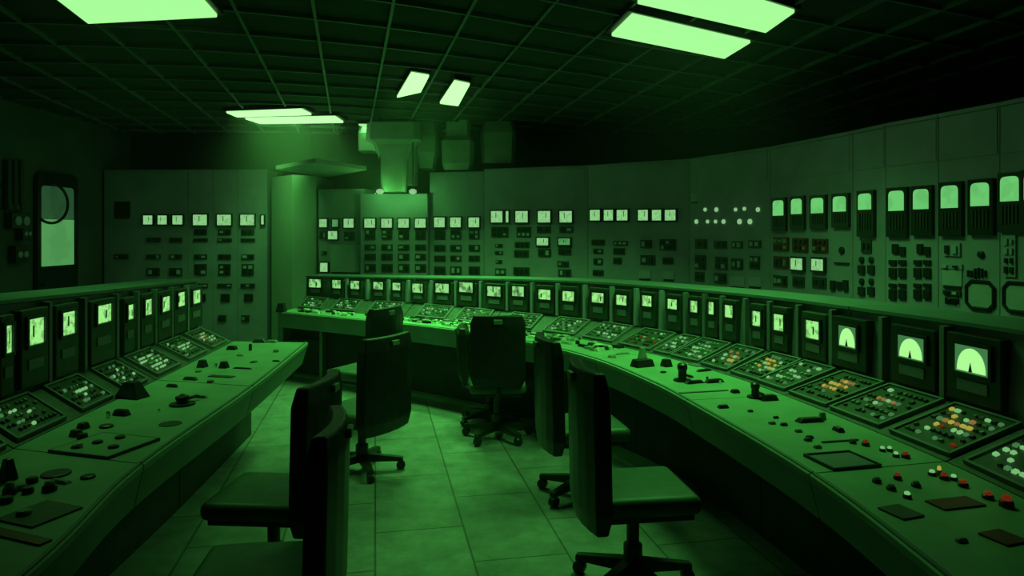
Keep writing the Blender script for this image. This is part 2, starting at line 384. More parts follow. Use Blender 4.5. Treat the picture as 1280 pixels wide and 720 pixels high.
# key trays -------------------------------------------------------------------
def frame_at(con, t):
    """local axes on the sloping key bed"""
    a = con.surf(t-.02, .9); b = con.surf(t+.02, .9); T = (b-a).normalized()
    Q = (con.surf(t, .98)-con.surf(t, con.q0+.02)).normalized(); N = T.cross(Q).normalized()
    if N.z < 0: N = -N
    return T, Q, N
def key_tray(con, t, length, rows, cols, palette, lit):
    par = con.seg_of(t); T, Q, N = frame_at(con, t)
    qm = (con.q0+1)/2; c = con.surf(t, qm); F, B, zt = con.at(t)
    dep = (B-F).length*(1-con.q0)*.86
    tr = MB().box(c+N*.006, T, Q, N, length, dep, .012).build('key_tray', 'dark', par)
    fr = MB()
    for sx in (-1, 1): fr.box(c+T*sx*(length/2+.004)+N*.010, T, Q, N, .014, dep+.02, .02)
    for sy in (-1, 1): fr.box(c+Q*sy*(dep/2+.004)+N*.010, T, Q, N, length+.01, .014, .02)
    fr.build('tray_frame', 'frame', tr)
    rows += 1; cols = int(cols*1.5)
    kx, ky = length*.88/cols, dep*.84/rows
    for i in range(cols):
        for j in range(rows):
            if random.random() < .22: continue
            p = c+T*((i-(cols-1)/2)*kx)+Q*((j-(rows-1)/2)*ky)+N*.018
            cl = lit(i/(cols-1), j/(rows-1))
            m = random.choice(palette) if random.random() < cl else random.choice(('grey', 'dark', 'bed', 'dark', 'bed', 'kd'))
            MB().box(p, T, Q, N, kx*random.uniform(.4,.8), ky*random.uniform(.28,.5), .010, .8, .8).build('key', m, tr)
def blob(u0, v0, r): return lambda u, v: 1.0 if (u-u0)**2+(v-v0)**2 < r*r else .08
GR = ['kg', 'kg', 'kd', 'light']
def trays(con, lst):
    for t, ln, r, c, pal, lit in lst: key_tray(con, t, ln, r, c, pal, lit)
trays(RIGHT, [(1.72, .42, 5, 7, ['kg', 'kg', 'kg', 'kd'], lambda u, v: .8), (1.2, .4, 4, 6, GR, lambda u, v: .5),
              (2.17, .34, 5, 6, ['ky', 'ky', 'kg', 'ko', 'kr'], blob(.5, .55, .30)), (2.52, .34, 5, 6, ['ko', 'kg', 'light', 'kd', 'grey'], blob(.5, .55, .33)),
              (2.84, .30, 5, 6, ['ky', 'ko', 'ky'], blob(.5, .6, .27)), (3.22, .26, 5, 5, ['kg', 'kg', 'light'], blob(.5, .5, .5)),
              (3.62, .26, 5, 5, ['kg', 'ky', 'light'], blob(.4, .5, .5)), (4.1, .26, 4, 5, ['ky', 'ko', 'kg'], blob(.5, .5, .5)), (4.55, .28, 4, 5, GR, blob(.5, .4, .5)),
              (4.88, .16, 4, 4, GR, lambda u, v: .4), (5.25, .34, 4, 6, ['kg', 'light', 'kr'], lambda u, v: .3), (5.72, .34, 4, 6, GR, lambda u, v: .35),
              (6.2, .36, 4, 6, GR, lambda u, v: .35), (6.7, .36, 4, 6, GR, lambda u, v: .4), (7.25, .40, 4, 7, GR, lambda u, v: .45), (7.72, .40, 4, 7, GR, lambda u, v: .5),
              (8.2, .4, 3, 7, GR, lambda u, v: .4), (8.5, .34, 3, 6, GR, lambda u, v: .4), (8.8, .34, 3, 6, GR, lambda u, v: .3)])
trays(LEFT, [(1.35, .42, 4, 7, GR, blob(.5, .5, .4)), (1.78, .34, 4, 7, ['kg', 'kg', 'light'], blob(.55, .4, .5)), (2.2, .36, 4, 7, ['kg', 'light', 'kg'], blob(.5, .6, .3)),
             (2.55, .30, 4, 6, ['kg', 'light'], blob(.5, .5, .3)), (2.85, .26, 4, 6, GR, lambda u, v: .2), (3.15, .36, 5, 7, ['kg', 'kg', 'light'], blob(.4, .4, .5)),
             (3.45, .36, 5, 7, ['kg', 'kg', 'light'], blob(.6, .5, .5)), (3.75, .34, 5, 6, ['kg', 'ko', 'light'], blob(.5, .5, .4))])

# controls on the worktops ----------------------------------------------------
def near_seg(con, p):
    best = min(range(0, con.n*20+1), key=lambda i: (lambda F, B: abs((p.x-F.x)*(B.y-F.y)-(p.y-F.y)*(B.x-F.x)) + (0 if (p-V((F.x, F.y, p.z))).length < 1.3 else 9))(*con.at(i/20)[:2]))
    return con.seg_of(best/20+.0001), best/20
def axes(con, p):
    seg, t = near_seg(con, p); F, B, z = con.at(t); Q = (B-F).normalized(); T = V((Q.y, -Q.x, 0)); return seg, T, Q
def disc(con, x, y, r, m='black', h=.012, top=None, label=None):
    p = onz(x, y, DZ); seg, T, Q = axes(con, p)
    b = MB().lathe(p, UP, [(r*1.05, 0), (r, h*.8), (r*.8, h)]).build('push_button', m, seg, smooth=False, label=label)
    if top: MB().lathe(p+UP*h, UP, [(r*.7, 0), (r*.68, h*.5), (r*.45, h*.75)]).build('cap', top, b)
def knob(con, x, y, r, h, m='black', dish=True, bright=None):
    p = onz(x, y, DZ); seg, T, Q = axes(con, p)
    b = MB().lathe(p, UP, [(r*1.9, 0), (r*1.8, .010), (r*.9, .014), (r*.85, h*.55), (r*1.05, h*.7), (r, h*.92), (r*.6, h)]).build('knob', m, seg)
    MB().box(p+UP*(h*.3+.01)+T*r*2.2, T, Q, UP, r*2.6, r*.7, .012, .7, .7).build('lever', m, b)
    if bright: MB().lathe(p+UP*h, UP, [(r*.35, 0), (r*.3, r*.3)]).build('knob_cap', bright, b, label='bright metal knob cap')
def plate(con, x, y, w_, d_, m='dark', h=.006, rot=0, name='inlay_plate', label=None, rim=False):
    p = onz(x, y, DZ); seg, T, Q = axes(con, p); c, s_ = math.cos(rot), math.sin(rot); T2 = T*c+Q*s_; Q2 = Q*c-T*s_
    b = MB().box(p+UP*h/2, T2, Q2, UP, w_, d_, h).build(name, m, seg, label=label)
    if rim:
        r = MB()
        for sx in (-1, 1): r.box(p+T2*sx*(w_/2+.004)+UP*.006, T2, Q2, UP, .008, d_+.016, .012)
        for sy in (-1, 1): r.box(p+Q2*sy*(d_/2+.004)+UP*.006, T2, Q2, UP, w_, .008, .012)
        r.build('rim', 'black', b)
    return b
def block(con, x, y, w_, d_, h, m='black', top=.7):
    p = onz(x, y, DZ); seg, T, Q = axes(con, p)
    MB().box(p+UP*h/2, T, Q, UP, w_, d_, h, top, top).build('switch_block', m, seg, bevel=.004)
R, L = RIGHT, LEFT
RB = 'red push button'
for x, y, r in ((1082, 557, .016), (1132, 572, .016), (1180, 599, .016), (1204, 608, .017), (1122, 599, .014), (1235, 623, .018)):
    disc(R, x, y, r, 'black', .014, 'kr', RB)
disc(R, 1258, 633, .022, 'darkred', .022, 'kr', RB)
for x, y, r in ((1066, 554, .015), (1103, 564, .012), (1112, 564, .012), (1165, 594, .014), (1192, 600, .013), (1096, 603, .016), (1114, 612, .016), (1145, 608, .016), (1120, 571, .013), (1134, 622, .014)):
    disc(R, x, y, r, 'black', .012, 'grey' if r > .014 else 'kg')
disc(R, 1174, 594, .010, 'grey', .02, 'ky')
plate(R, 1126, 641, .10, .09, 'dark', rot=.1)
plate(R, 1194, 630, .08, .17, 'darkred', rot=.0, label='dark red inlaid plate')
plate(R, 1254, 673, .09, .09, 'darkred', rot=.1, label='dark red inlaid plate')
plate(R, 1052, 577, .17, .20, 'board', rot=.0, rim=True)
plate(R, 1050, 552, .01, .18, 'black')
block(R, 1202, 677, .02, .04, .012, 'grey')
block(R, 1048, 539, .06, .035, .02); block(R, 1012, 527, .05, .14, .02); block(R, 1028, 524, .03, .03, .035, 'grey')
for x, y in ((965, 530), (980, 532), (998, 540), (1012, 548), (1022, 560), (1010, 551)): block(R, x, y, .025, .035, .014, random.choice(('dark', 'grey', 'black')))
knob(R, 944, 497, .024, .085); block(R, 962, 500, .05, .09, .03); knob(R, 853, 476, .03, .11); block(R, 868, 479, .04, .13, .018)
block(R, 904, 510, .03, .06, .018); block(R, 919, 491, .04, .05, .02); block(R, 893, 478, .04, .13, .022); disc(R, 884, 477, .008, 'chrome', .03); disc(R, 900, 480, .008, 'chrome', .03)
block(R, 803, 458, .09, .15, .05, 'black', .8); block(R, 803, 449, .05, .06, .085, 'grey', .5); block(R, 833, 458, .07, .06, .05); block(R, 829, 466, .03, .04, .012)
block(R, 777, 443, .03, .15, .015, 'grey'); block(R, 880, 464, .03, .12, .015); block(R, 765, 447, .05, .05, .02, 'grey')
block(R, 938, 515, .02, .03, .012); block(R, 970, 523, .02, .03, .012)
plate(R, 880, 490, .02, .30, 'board'); plate(R, 880, 456, .1, .2, 'frame')
# left desk
block(L, 165, 497, .10, .16, .09, 'black', .45); knob(L, 228, 506, .035, .05, 'black', bright='light'); block(L, 250, 497, .03, .10, .012)
block(L, 152, 519, .04, .09, .03); disc(L, 135, 522, .010, 'chrome', .03); disc(L, 213, 530, .05, 'dark', .004); disc(L, 199, 514, .007, 'chrome', .012)
plate(L, 132, 558, .26, .30, 'desk', .012, rim=True, name='raised_plate')
for x, y in ((150, 551), (122, 557), (96, 563), (142, 563), (103, 548)): disc(L, x, y, .022, 'black', .022)
block(L, 95, 545, .04, .05, .03, 'dark'); block(L, 104, 536, .05, .04, .03); disc(L, 133, 534, .03, 'black', .012); disc(L, 100, 563, .012, 'light', .03)
disc(L, 70, 593, .05, 'black', .008); disc(L, 110, 597, .025, 'black', .01); disc(L, 62, 613, .024, 'black', .02, 'grey'); block(L, 75, 603, .03, .10, .012, 'grey')
disc(L, 40, 603, .02, 'dark', .02); block(L, 10, 600, .05, .05, .08, 'black', .5); disc(L, 24, 612, .022, 'grey', .02); disc(L, 12, 618, .022, 'dark', .025, 'grey'); disc(L, 35, 616, .018, 'black', .02); disc(L, 8, 628, .02, 'dark', .02)
plate(L, 50, 643, .17, .17, 'dark', rot=0); plate(L, 20, 671, .04, .26, 'darkred', label='dark red inlaid strip'); disc(L, 30, 645, .022, 'grey', .02)
block(L, 253, 459, .06, .06, .05, 'black', .6); block(L, 280, 460, .05, .06, .045, 'black', .6); disc(L, 270, 459, .010, 'chrome', .025); block(L, 303, 461, .02, .15, .01)
block(L, 277, 471, .05, .17, .006, 'dark', 1); block(L, 238, 475, .03, .10, .02, 'dark'); disc(L, 263, 478, .02, 'dark', .012); disc(L, 248, 465, .02, 'grey', .014)
block(L, 290, 437, .05, .08, .03); disc(L, 313, 438, .012, 'black', .05); block(L, 325, 428, .06, .12, .03, 'dark', .6); disc(L, 345, 440, .02, 'grey', .02); block(L, 340, 428, .05, .1, .02, 'grey')
block(L, 317, 453, .06, .04, .01, 'dark'); block(L, 300, 445, .02, .06, .012, 'grey'); block(L, 215, 484, .02, .08, .02, 'dark'); block(L, 345, 452, .02, .06, .012, 'dark')
# crowded far worktops
def scatter(con, t0, t1, n):
    for i in range(n):
        t = random.uniform(t0, t1); q = random.uniform(.22, con.q0-.05); p = con.surf(t, q); seg = con.seg_of(t)
        T = con.tan(t); Q = V((-T.y, T.x, 0)); m = random.choice(('black', 'black', 'dark', 'grey', 'light', 'paper', 'paper', 'light'))
        if random.random() < .35:
            MB().lathe(p, UP, [(.02, 0), (.018, .02), (.012, .03)]).build('push_button', m, seg)
        else:
            MB().box(p+UP*.011, T, Q, UP, random.uniform(.04, .12), random.uniform(.03, .07), .02, .8, .8).build('switch_block', m, seg)
scatter(R, 5.3, 6.95, 60); scatter(R, 7.05, 7.95, 62); scatter(R, 8.05, 8.85, 50)
# low shelf unit below the farthest section
s9 = R.segs[-1]
MB().abox(-2.72, -2.66, 8.18, 8.75, 0, DZ-.04).build('end_panel', 'body', s9)
MB().abox(-2.16, -2.13, 7.9, 8.4, 0, .6).build('leg', 'body', s9)
MB().abox(-2.64, -2.2, 8.12, 8.4, .42, .45).build('shelf', 'black', s9)
MB().box((-2.66, 8.12, DZ+.05), (1, 0, 0), (0, 1, 0), UP, .1, .12, .1, .6, .6).build('switch_block', 'black', s9)
# raised floor strip under the far console
pl = []
for i in range(41):
    t = 4+4.9*i/40; p = R.pt(t, .22, 0); q = R.pt(t, .5, 0); pl.append([V((p.x, p.y, 0.001)), V((p.x, p.y, .035)), V((q.x, q.y, .035)), V((q.x, q.y, .001))])
MB().loft(pl).build('trim_2', 'desk', kind='structure')

# ---------------------------------------------------------------- instrument cabinets
WD = [(-60, 10.1), (335, 10.15), (398, 9.9), (454, 9.75), (537, 9.65), (605, 9.5), (735, 8.95), (862, 8.15), (963, 7.0), (1066, 5.9), (1107, 5.5), (1173, 5.05), (1250, 4.6), (1310, 4.25)]
def wd(x):
    for (a, d0), (b, d1) in zip(WD, WD[1:]):
        if x <= b: return d0+(d1-d0)*(x-a)/(b-a)
    return WD[-1][1]
class Bay:
    def __init__(s, xa, xb, top, label, group, depth=.45, da=None, db=None, front=0):
        da = da or wd(xa); db = db or wd(xb)
        s.A = V(((xa-CX)*da/FPX, da, 0)); s.B = V(((xb-CX)*db/FPX, db, 0)); s.T = (s.B-s.A).normalized()
        s.N = V((s.T.y, -s.T.x, 0)); s.N = s.N if s.N.y < 0 else -s.N      # towards the aisle
        s.A += s.N*front; s.B += s.N*front
        mid = (s.A+s.B)/2; wd_ = (s.B-s.A).length-.006
        s.r = thing('instrument_cabinet', (mid.x, mid.y, 0), label, 'instrument cabinet', group)
        MB().box(mid-s.N*depth/2+UP*top/2, s.T, s.N, UP, wd_, depth, top).build('housing', 'cab', s.r)
        MB().box(mid+s.N*.002+UP*(top-.19), s.T, s.N, UP, wd_*.94, .006, .30).build('upper_panel', 'cab', s.r)
        MB().box(mid+s.N*.004+UP*(top-.02), s.T, s.N, UP, wd_, .02, .02).build('cornice', 'cab', s.r)
    def hit(s, x):
        d = V(((x-CX)/FPX, 1, 0)); k = s.A.dot(s.N)/d.dot(s.N); return d*k
    def frame(s, x, y, w_, h_):
        p = s.hit(x); a, b = s.hit(x-w_/2), s.hit(x+w_/2); D = p.y
        return V((p.x, p.y, EYE+(HZ-y)*D/FPX)), (b-a).length, h_*D/FPX
    def rect(s, p, w_, h_, d, name, m, par=None, off=0, label=None, bevel=0):
        return MB().box(p+s.N*(off+d/2), s.T, s.N, UP, w_, d, h_).build(name, m, par or s.r, label=label, bevel=bevel)
    def meter(s, x, y, w_, h_, m='gaugeb'):
        p, W, H = s.frame(x, y, w_, h_); b = s.rect(p, W+.035, H+.035, .03, 'meter', 'black')
        s.rect(p, W, H, .004, 'dial_face', m, b, .030)
        if W > .12: s.rect(p+s.T*random.uniform(-.2, .2)*W+UP*H*.12, W*.05, H*.5, .003, 'needle', 'dark', b, .034)
    def gauge(s, x, y, w_, h_, low=1.5):
        p, W, H = s.frame(x, y, w_, h_); b = s.rect(p-UP*H*low*.5, W+.05, H+.05+H*low, .03, 'meter', 'black')
        pts = []
        for i in range(13):
            a = math.pi*i/12; pts.append(p+s.N*.03+s.T*math.copysign(abs(math.cos(a))**.45, math.cos(a))*W/2+UP*(H*.22+math.sin(a)**.7*H*.28))
        pts += [p+s.N*.03-s.T*W/2-UP*H/2, p+s.N*.03+s.T*W/2-UP*H/2]
        MB().prism(pts, s.N*.004).build('dial_face', 'gauge', b)
        for i in range(5): MB().box(p-UP*(H*.5+H*low*.5)+s.T*(i-2)*W*.2+s.N*.033, s.T, s.N, UP, W*.08, .006, H*low*.7).build('scale_rib', 'dark', b)
    def cluster(s, x, y, w_, h_, m='dark', fill=None):
        p, W, H = s.frame(x, y, w_, h_); b = s.rect(p, W, H, .014, 'switch_panel', m)
        n = max(2, int(W/.065)); k = max(1, int(H/.06))
        for i in range(n):
            for j in range(k):
                q = p+s.T*((i-(n-1)/2)*W/n*.92)+UP*((j-(k-1)/2)*H/k*.9)+s.N*.02
                d_ = random.random() < .6; z = MB().box(q, s.T, s.N, UP, W/n*random.uniform(.35, .7), .014, H/k*random.uniform(.35, .65))
                z.build('switch' if d_ else 'name_tag', 'black' if d_ else (fill or 'cabplate'), b)
    def button(s, x, y, w_, h_, m='black'):
        p, W, H = s.frame(x, y, w_, h_)
        if abs(w_-h_) < 1.5: MB().lathe(p, s.N, [(H/2, 0), (H/2, .015), (H*.3, .022)], 12).build('button', m, s.r)
        else: s.rect(p, W, H, .018, 'switch', m, bevel=.003)
    def plate(s, x, y, w_, h_, m='cabplate'):
        p, W, H = s.frame(x, y, w_, h_); b = s.rect(p, W, H, .008, 'cover_plate', m)
        s.rect(p-UP*(H/2+.012), W*.9, .018, .012, 'drawn_shadow', 'black', b)  # black strip drawn as the shadow below the plate
    def ring(s, x, y, w_, h_):
        p, W, H = s.frame(x, y, w_, h_); c = min(W, H)*.2; q = [(-W/2+c, H/2), (W/2-c, H/2), (W/2, H/2-c), (W/2, -H/2+c), (W/2-c, -H/2), (-W/2+c, -H/2), (-W/2, -H/2+c), (-W/2, H/2-c)]
        b = s.rect(p, W*.86, H*.86, .008, 'chart_window', 'cabplate'); g = MB(); P = [p+s.T*a+UP*z+s.N*.01 for a, z in q]
        for i in range(8):
            a, z = P[i], P[(i+1) % 8]; g.tube([a, z], .012 if H > .12 else .006, 6)
        g.build('gasket', 'black', b)
    def comb(s, x, y, w_, h_):
        p, W, H = s.frame(x, y, w_, h_)
        for i in range(6): MB().box(p+s.T*((i-2.5)*W/6)+UP*random.uniform(-.1, .1)*H+s.N*.008, s.T, s.N, UP, W*.05, .016, H*random.uniform(.6, 1)).build('level_rod', 'black', s.r)
G1 = 'tall instrument cabinets along the curved right wall'; G2 = 'instrument cabinets of the dim left bank'
b = Bay(1250, 1312, 2.55, 'nearest right wall cabinet, one arched gauge over a black mimic column, at the picture edge', G1)
b.gauge(1267, 236, 23, 31, 1.1); b.cluster(1264, 320, 15, 52, 'cab'); b.ring(1274, 372, 36, 36); b.gauge(1297, 233, 23, 33, 1.1)
b = Bay(1173, 1250, 2.55, 'right wall cabinet with two arched gauges over an octagonal chart window', G1)
b.gauge(1191, 246, 21, 28, 1.1); b.gauge(1229, 243, 23, 29, 1.1); b.cluster(1191, 312, 21, 16, 'cab'); b.button(1227, 318, 9, 9); b.cluster(1190, 333, 28, 6, 'cab')
b.plate(1191, 347, 24, 20); b.cluster(1191, 366, 22, 6, 'dark'); b.comb(1191, 377, 18, 10); b.comb(1222, 342, 26, 14); b.ring(1226, 369, 34, 34)
b = Bay(1107, 1173, 2.55, 'right wall cabinet with two arched gauges over four blocks of paired switches', G1)
for gx, gy_ in ((1124, 251), (1155, 249)):
    b.gauge(gx, gy_, 19, 25, 1.15)
    b.button(gx-4, 311, 7, 12); b.button(gx+5, 314, 7, 11)
    for dx in (-6, 6):
        b.button(gx-1+dx, 328, 9, 6); b.button(gx-1+dx, 341, 9, 12); b.button(gx-1+dx, 357, 9, 5); b.button(gx-1+dx, 368, 9, 12)
b = Bay(1066, 1107, 2.55, 'narrow right wall cabinet with a single arched gauge', G1)
b.gauge(1085, 252, 16, 20, 1.5); b.cluster(1084, 308, 12, 16)
for y in (325, 337, 352, 364): b.button(1078, y, 8, 8.5+2*(y in (337, 364))); b.button(1090, y, 8, 8.5+2*(y in (337, 364)))
b = Bay(963, 1066, 2.55, 'wide right wall cabinet with four arched gauges and two small lit square dials', G1)
for x, y, w_ in ((976, 260, 13), (999, 258, 13), (1025, 257, 15), (1053, 255, 16)): b.gauge(x, y, w_, 19, .85)
for x, y in ((977, 305), (1001, 306), (1026, 307)): b.cluster(x, y, 19, 17, 'darkred', 'grey')
b.button(1053, 313, 9, 9); b.cluster(977, 328, 18, 15, 'darkred', 'grey'); b.meter(999, 330, 14, 14, 'gaugeb'); b.meter(1025, 331, 14, 14, 'gaugeb'); b.button(1053, 329, 18, 2)
b.cluster(976, 351, 17, 13); b.cluster(999, 352, 14, 13); b.cluster(1025, 353, 17, 13)
for x, h in ((1042, 13), (1050, 10), (1058, 14)): b.button(x, 357, 6, h)
b = Bay(862, 963, 2.55, 'right wall cabinet with two rows of tiny indicator lamps and no large dials', G1)
for x, y, r in ((882, 262, 4), (896, 262, 5), (920, 262, 4), (931, 261, 4), (948, 262, 5), (871, 277, 5), (885, 277, 4), (895, 277, 4), (905, 277, 5), (925, 277, 6), (938, 277, 6)): b.button(x, y, r, r+.5, 'lampdot')
b.plate(868, 247, 8, 10)
for x, y, w_, h in ((877, 305, 14, 12), (901, 306, 15, 10), (922, 306, 13, 9), (944, 305, 15, 9), (876, 328, 13, 18), (902, 329, 15, 16), (922, 330, 14, 14), (944, 328, 12, 16), (875, 346, 11, 12), (901, 348, 15, 13)): b.cluster(x, y, w_, h)
b.plate(922, 352, 18, 12); b.plate(944, 352, 15, 12)
b = Bay(735, 862, 2.55, 'wide wall cabinet with two rows of three small lit square dials', G1)
for x, w_ in ((745, 12), (762, 11), (779, 13), (805, 12), (822, 11), (839, 13)): b.meter(x, 269, w_, 13, 'gaugeb')
for x, y, w_, h in ((748, 303, 16, 7), (776, 304, 18, 6), (748, 314, 12, 6), (774, 314, 14, 8), (808, 305, 14, 10), (835, 306, 20, 14), (748, 327, 11, 8), (772, 326, 10, 8), (810, 325, 18, 12), (835, 326, 13, 8), (748, 341, 13, 7)): b.cluster(x, y, w_, h)
b.plate(806, 343, 15, 10); b.plate(836, 344, 14, 10)
b = Bay(605, 735, 2.55, 'wall cabinet behind the centre chair with four lit square dials above dark relay blocks', G1)
for x, w_ in ((622, 14), (653, 15), (681, 15), (708, 15)): b.meter(x, 271, w_, 14, 'gaugeb')
b.meter(679, 302, 14, 9, 'gaugeb'); b.meter(706, 302, 14, 8, 'gaugem'); b.meter(635, 271, 3, 14, 'gaugeb')
for x, y, w_, h in ((625, 290, 21, 13), (655, 290, 18, 13), (680, 287, 17, 8), (708, 287, 17, 8), (681, 316, 16, 10), (706, 314, 16, 9), (624, 307, 9, 4), (624, 316, 10, 4), (624, 327, 8, 4), (626, 340, 13, 9),
                   (653, 306, 18, 7), (652, 317, 18, 9), (652, 339, 20, 10), (704, 330, 14, 7), (706, 341, 16, 9)): b.cluster(x, y, w_, h)
b = Bay(537, 605, 2.52, 'far wall cabinet with three lit square dials, left of the centre chair', G1)
for x in (550, 570, 593):
    b.meter(x, 278, 13, 12, 'gaugeb'); b.cluster(x, 293, 13, 12)
    for y, h in ((310, 8), (323, 7), (338, 10)): b.cluster(x, y, 14, h)
b = Bay(454, 537, 2.22, 'low far cabinet with four lit square dials under the hanging duct', G1, front=.12)
for x in (463, 484, 505, 526):
    b.meter(x, 279, 13, 11, 'gaugeb'); b.cluster(x, 293, 13, 12)
    for y, h in ((309, 7), (321, 8), (335, 10)): b.cluster(x, y, 14, h)
b = Bay(398, 454, 2.3, 'far cabinet next to the pale pillar with a large blank cover plate', G1)
b.meter(405, 279, 9, 10); b.meter(420, 279, 7, 9, 'gaugem'); b.meter(437, 279, 12, 11); b.meter(417, 294, 11, 10); b.cluster(404, 294, 9, 10); b.cluster(437, 295, 13, 11); b.cluster(405, 316, 7, 4); b.meter(406, 334, 9, 11); b.plate(432, 323, 38, 34)
b = Bay(130, 235, 2.6, 'wide dim left bank cabinet with three small lit square dials', G2)
for x, w_ in ((186, 11), (204, 11), (223, 12)): b.meter(x, 275, w_, 11, 'gaugem' if x < 0 else 'gaugeb')
b.plate(153, 262, 20, 20, 'black')
for x, y, w_, h in ((192, 321, 18, 6), (220, 321, 16, 6), (152, 321, 18, 6), (192, 300, 18, 6), (220, 300, 16, 6), (192, 340, 16, 10), (220, 340, 16, 10)): b.cluster(x, y, w_, h)
for xa, xb, xc, l in ((235, 266, 251, 'narrow left bank cabinet with one lit dial, just right of the wide dim one'), (266, 297, 281, 'middle narrow left bank cabinet with one lit dial, between two others'), (297, 334, 310, 'narrow left bank cabinet touching the pale pillar')):
    b = Bay(xa, xb, 2.6, l, G2)
    b.meter(xc, 275, 17, 13); b.cluster(xc, 290, 16, 7)
    for y, w_, h in ((300, 18, 4), (321, 16, 6), (337, 15, 14), (357, 18, 5)): b.cluster(xc, y, w_, h)
    b.button(xc+1, 372, 11, 9.3); b.cluster(xc-3, 398, 10, 8)
    if xa == 297: b.meter(329, 275, 3, 11)

# ---------------------------------------------------------------- ducts above the far cabinets
def duct(label, x, D, secs, mat_='duct'):
    """secs: (y px, half width px, half depth m)"""
    X = (x-CX)*D/FPX; rings = []
    for y, hw, hd in secs:
        z = EYE+(HZ-y)*D/FPX; w_ = hw*D/FPX
        rings.append([V((X+w_*a, D+hd*c, z)) for a, c in ((-.8, -1), (.8, -1), (1, -.6), (1, .6), (.8, 1), (-.8, 1), (-1, .6), (-1, -.6))])
    return tag(MB().loft(rings).build('ventilation_duct', mat_), label, 'duct', 'ducts hanging from the ceiling above the far cabinets')
d = duct('tallest tapered ventilation duct ending above the low far cabinet', 493, 9.5, [(155, 32, .2), (176, 34, .2), (182, 24, .18), (200, 17, .16), (236, 15, .15), (240, 14, .15)])
duct('slim dark ventilation duct just right of the tallest one', 514, 9.75, [(156, 9, .15), (200, 9, .15), (232, 7, .12)])
duct('bulging ventilation duct second right of the tallest one', 535, 9.9, [(152, 10, .2), (172, 14, .25), (192, 14, .25), (212, 9, .2)])
duct('wide ventilation duct with a flared top in the middle of the row', 573, 9.8, [(152, 15, .2), (172, 15, .2), (178, 20, .25), (206, 19, .25), (214, 17, .2)])
duct('rightmost ventilation duct, square and broad', 623, 9.9, [(152, 18, .2), (168, 22, .25), (206, 20, .25)])
duct('short ventilation duct left of the tallest one', 460, 9.9, [(154, 8, .15), (168, 10, .2), (190, 10, .18)])
for x, l in ((475, 'small glowing bulb at the left foot of the tallest duct'), (516, 'small glowing bulb at the right foot of the tallest duct')):
    p = V(((x-CX)*9.35/FPX, 9.35, EYE+(HZ-238)*9.35/FPX))
    r = thing('bulb_lamp', p, l, 'lamp', 'small bulbs below the ducts')
    ld = bpy.data.lights.new('bulb_light', 'POINT'); ld.energy = 3; ld.color = BEAM; ld.shadow_soft_size = .05
    lo = bpy.data.objects.new('bulb_light', ld); COL.objects.link(lo); lo.parent = r; lo.location = (0, -.12, -.1)
    MB().lathe(p-UP*.02, UP, [(.02, -.03), (.05, -.01), (.05, .02), (.02, .04)]).build('bulb', 'lampdot', r); MB().tube([p+UP*.02, (p.x, p.y, CEIL+.03)], .01).build('stem', 'steel', r)

# ---------------------------------------------------------------- left wall: door, hose, instruments
XW = -5.9
def wl_pt(x, y):
    D = XW*FPX/(x-CX); return V((XW, D, EYE+(HZ-y)*D/FPX))
a0, a1 = wl_pt(41, 213).y, wl_pt(92, 213).y
def rr(y0, y1, z0, z1, x, r, top_only=True):
    P = [(y0, z0), (y1, z0)]
    P += [(y1-r+r*math.cos(t*math.pi/8), z1-r+r*math.sin(t*math.pi/8)) for t in range(5)]
    P += [(y0+r-r*math.sin(t*math.pi/8), z1-r+r*math.cos(t*math.pi/8)) for t in range(5)]
    return [V((x, p[0], p[1])) for p in P]
dr = bpy.data.objects.new('door_1', None); COL.objects.link(dr); dr.location = (XW, (a0+a1)/2, 0); dr['kind'] = 'structure'
MB().prism(rr(a0, a1, 0, 2.46, XW, .12), (.06, 0, 0)).build('door_leaf', 'door', dr)
gz0, gz1 = 1.27, 2.28; gm = 1.86
MB().prism([V((XW+.06, a0+.07, gz0)), V((XW+.06, a1-.10, gz0)), V((XW+.06, a1-.10, gm)), V((XW+.06, a0+.07, gm))], (.008, 0, 0)).build('lower_glass', 'glasslow', dr)
MB().prism(rr(a0+.07, a1-.10, gm+.003, gz1, XW+.06, .05), (.006, 0, 0)).build('upper_glass', 'glasstop', dr)
MB().lathe((XW+.06, a0+.05, 1.05), (1, 0, 0), [(.02, 0), (.02, .05), (.035, .055), (.03, .08)]).build('door_handle', 'steel', dr)
hc = wl_pt(52, 254); hose = []
for i in range(25):
    a = math.radians(-125+215*i/24); hose.append(V((XW+.12, hc.y+.33*math.cos(a), hc.z+.25*math.sin(a))))
tag(MB().tube(hose, .018).build('hose', 'black'), 'black hose loop hanging in front of the lit door glass', 'hose')
for x, l in ((5, 'leftmost vertical conduit on the left wall at the picture edge'), (13, 'middle vertical conduit on the left wall'), (21, 'right vertical conduit on the left wall, nearest the door')):
    p = wl_pt(x, 200); q = wl_pt(x, 262)
    r = thing('wall_conduit', (XW+.06, p.y, q.z), l, 'conduit', 'conduits on the left wall'); MB().tube([(XW+.05, p.y, q.z), (XW+.05, p.y, p.z)], .035).build('pipe', 'dark', r)
    MB().lathe((XW+.05, p.y, q.z), UP, [(.05, 0), (.05, .06)]).build('collar', 'dark', r)
    MB().abox(XW, XW+.05, p.y-.05, p.y+.05, q.z+.25, q.z+.29).build('bracket', 'steel', r)
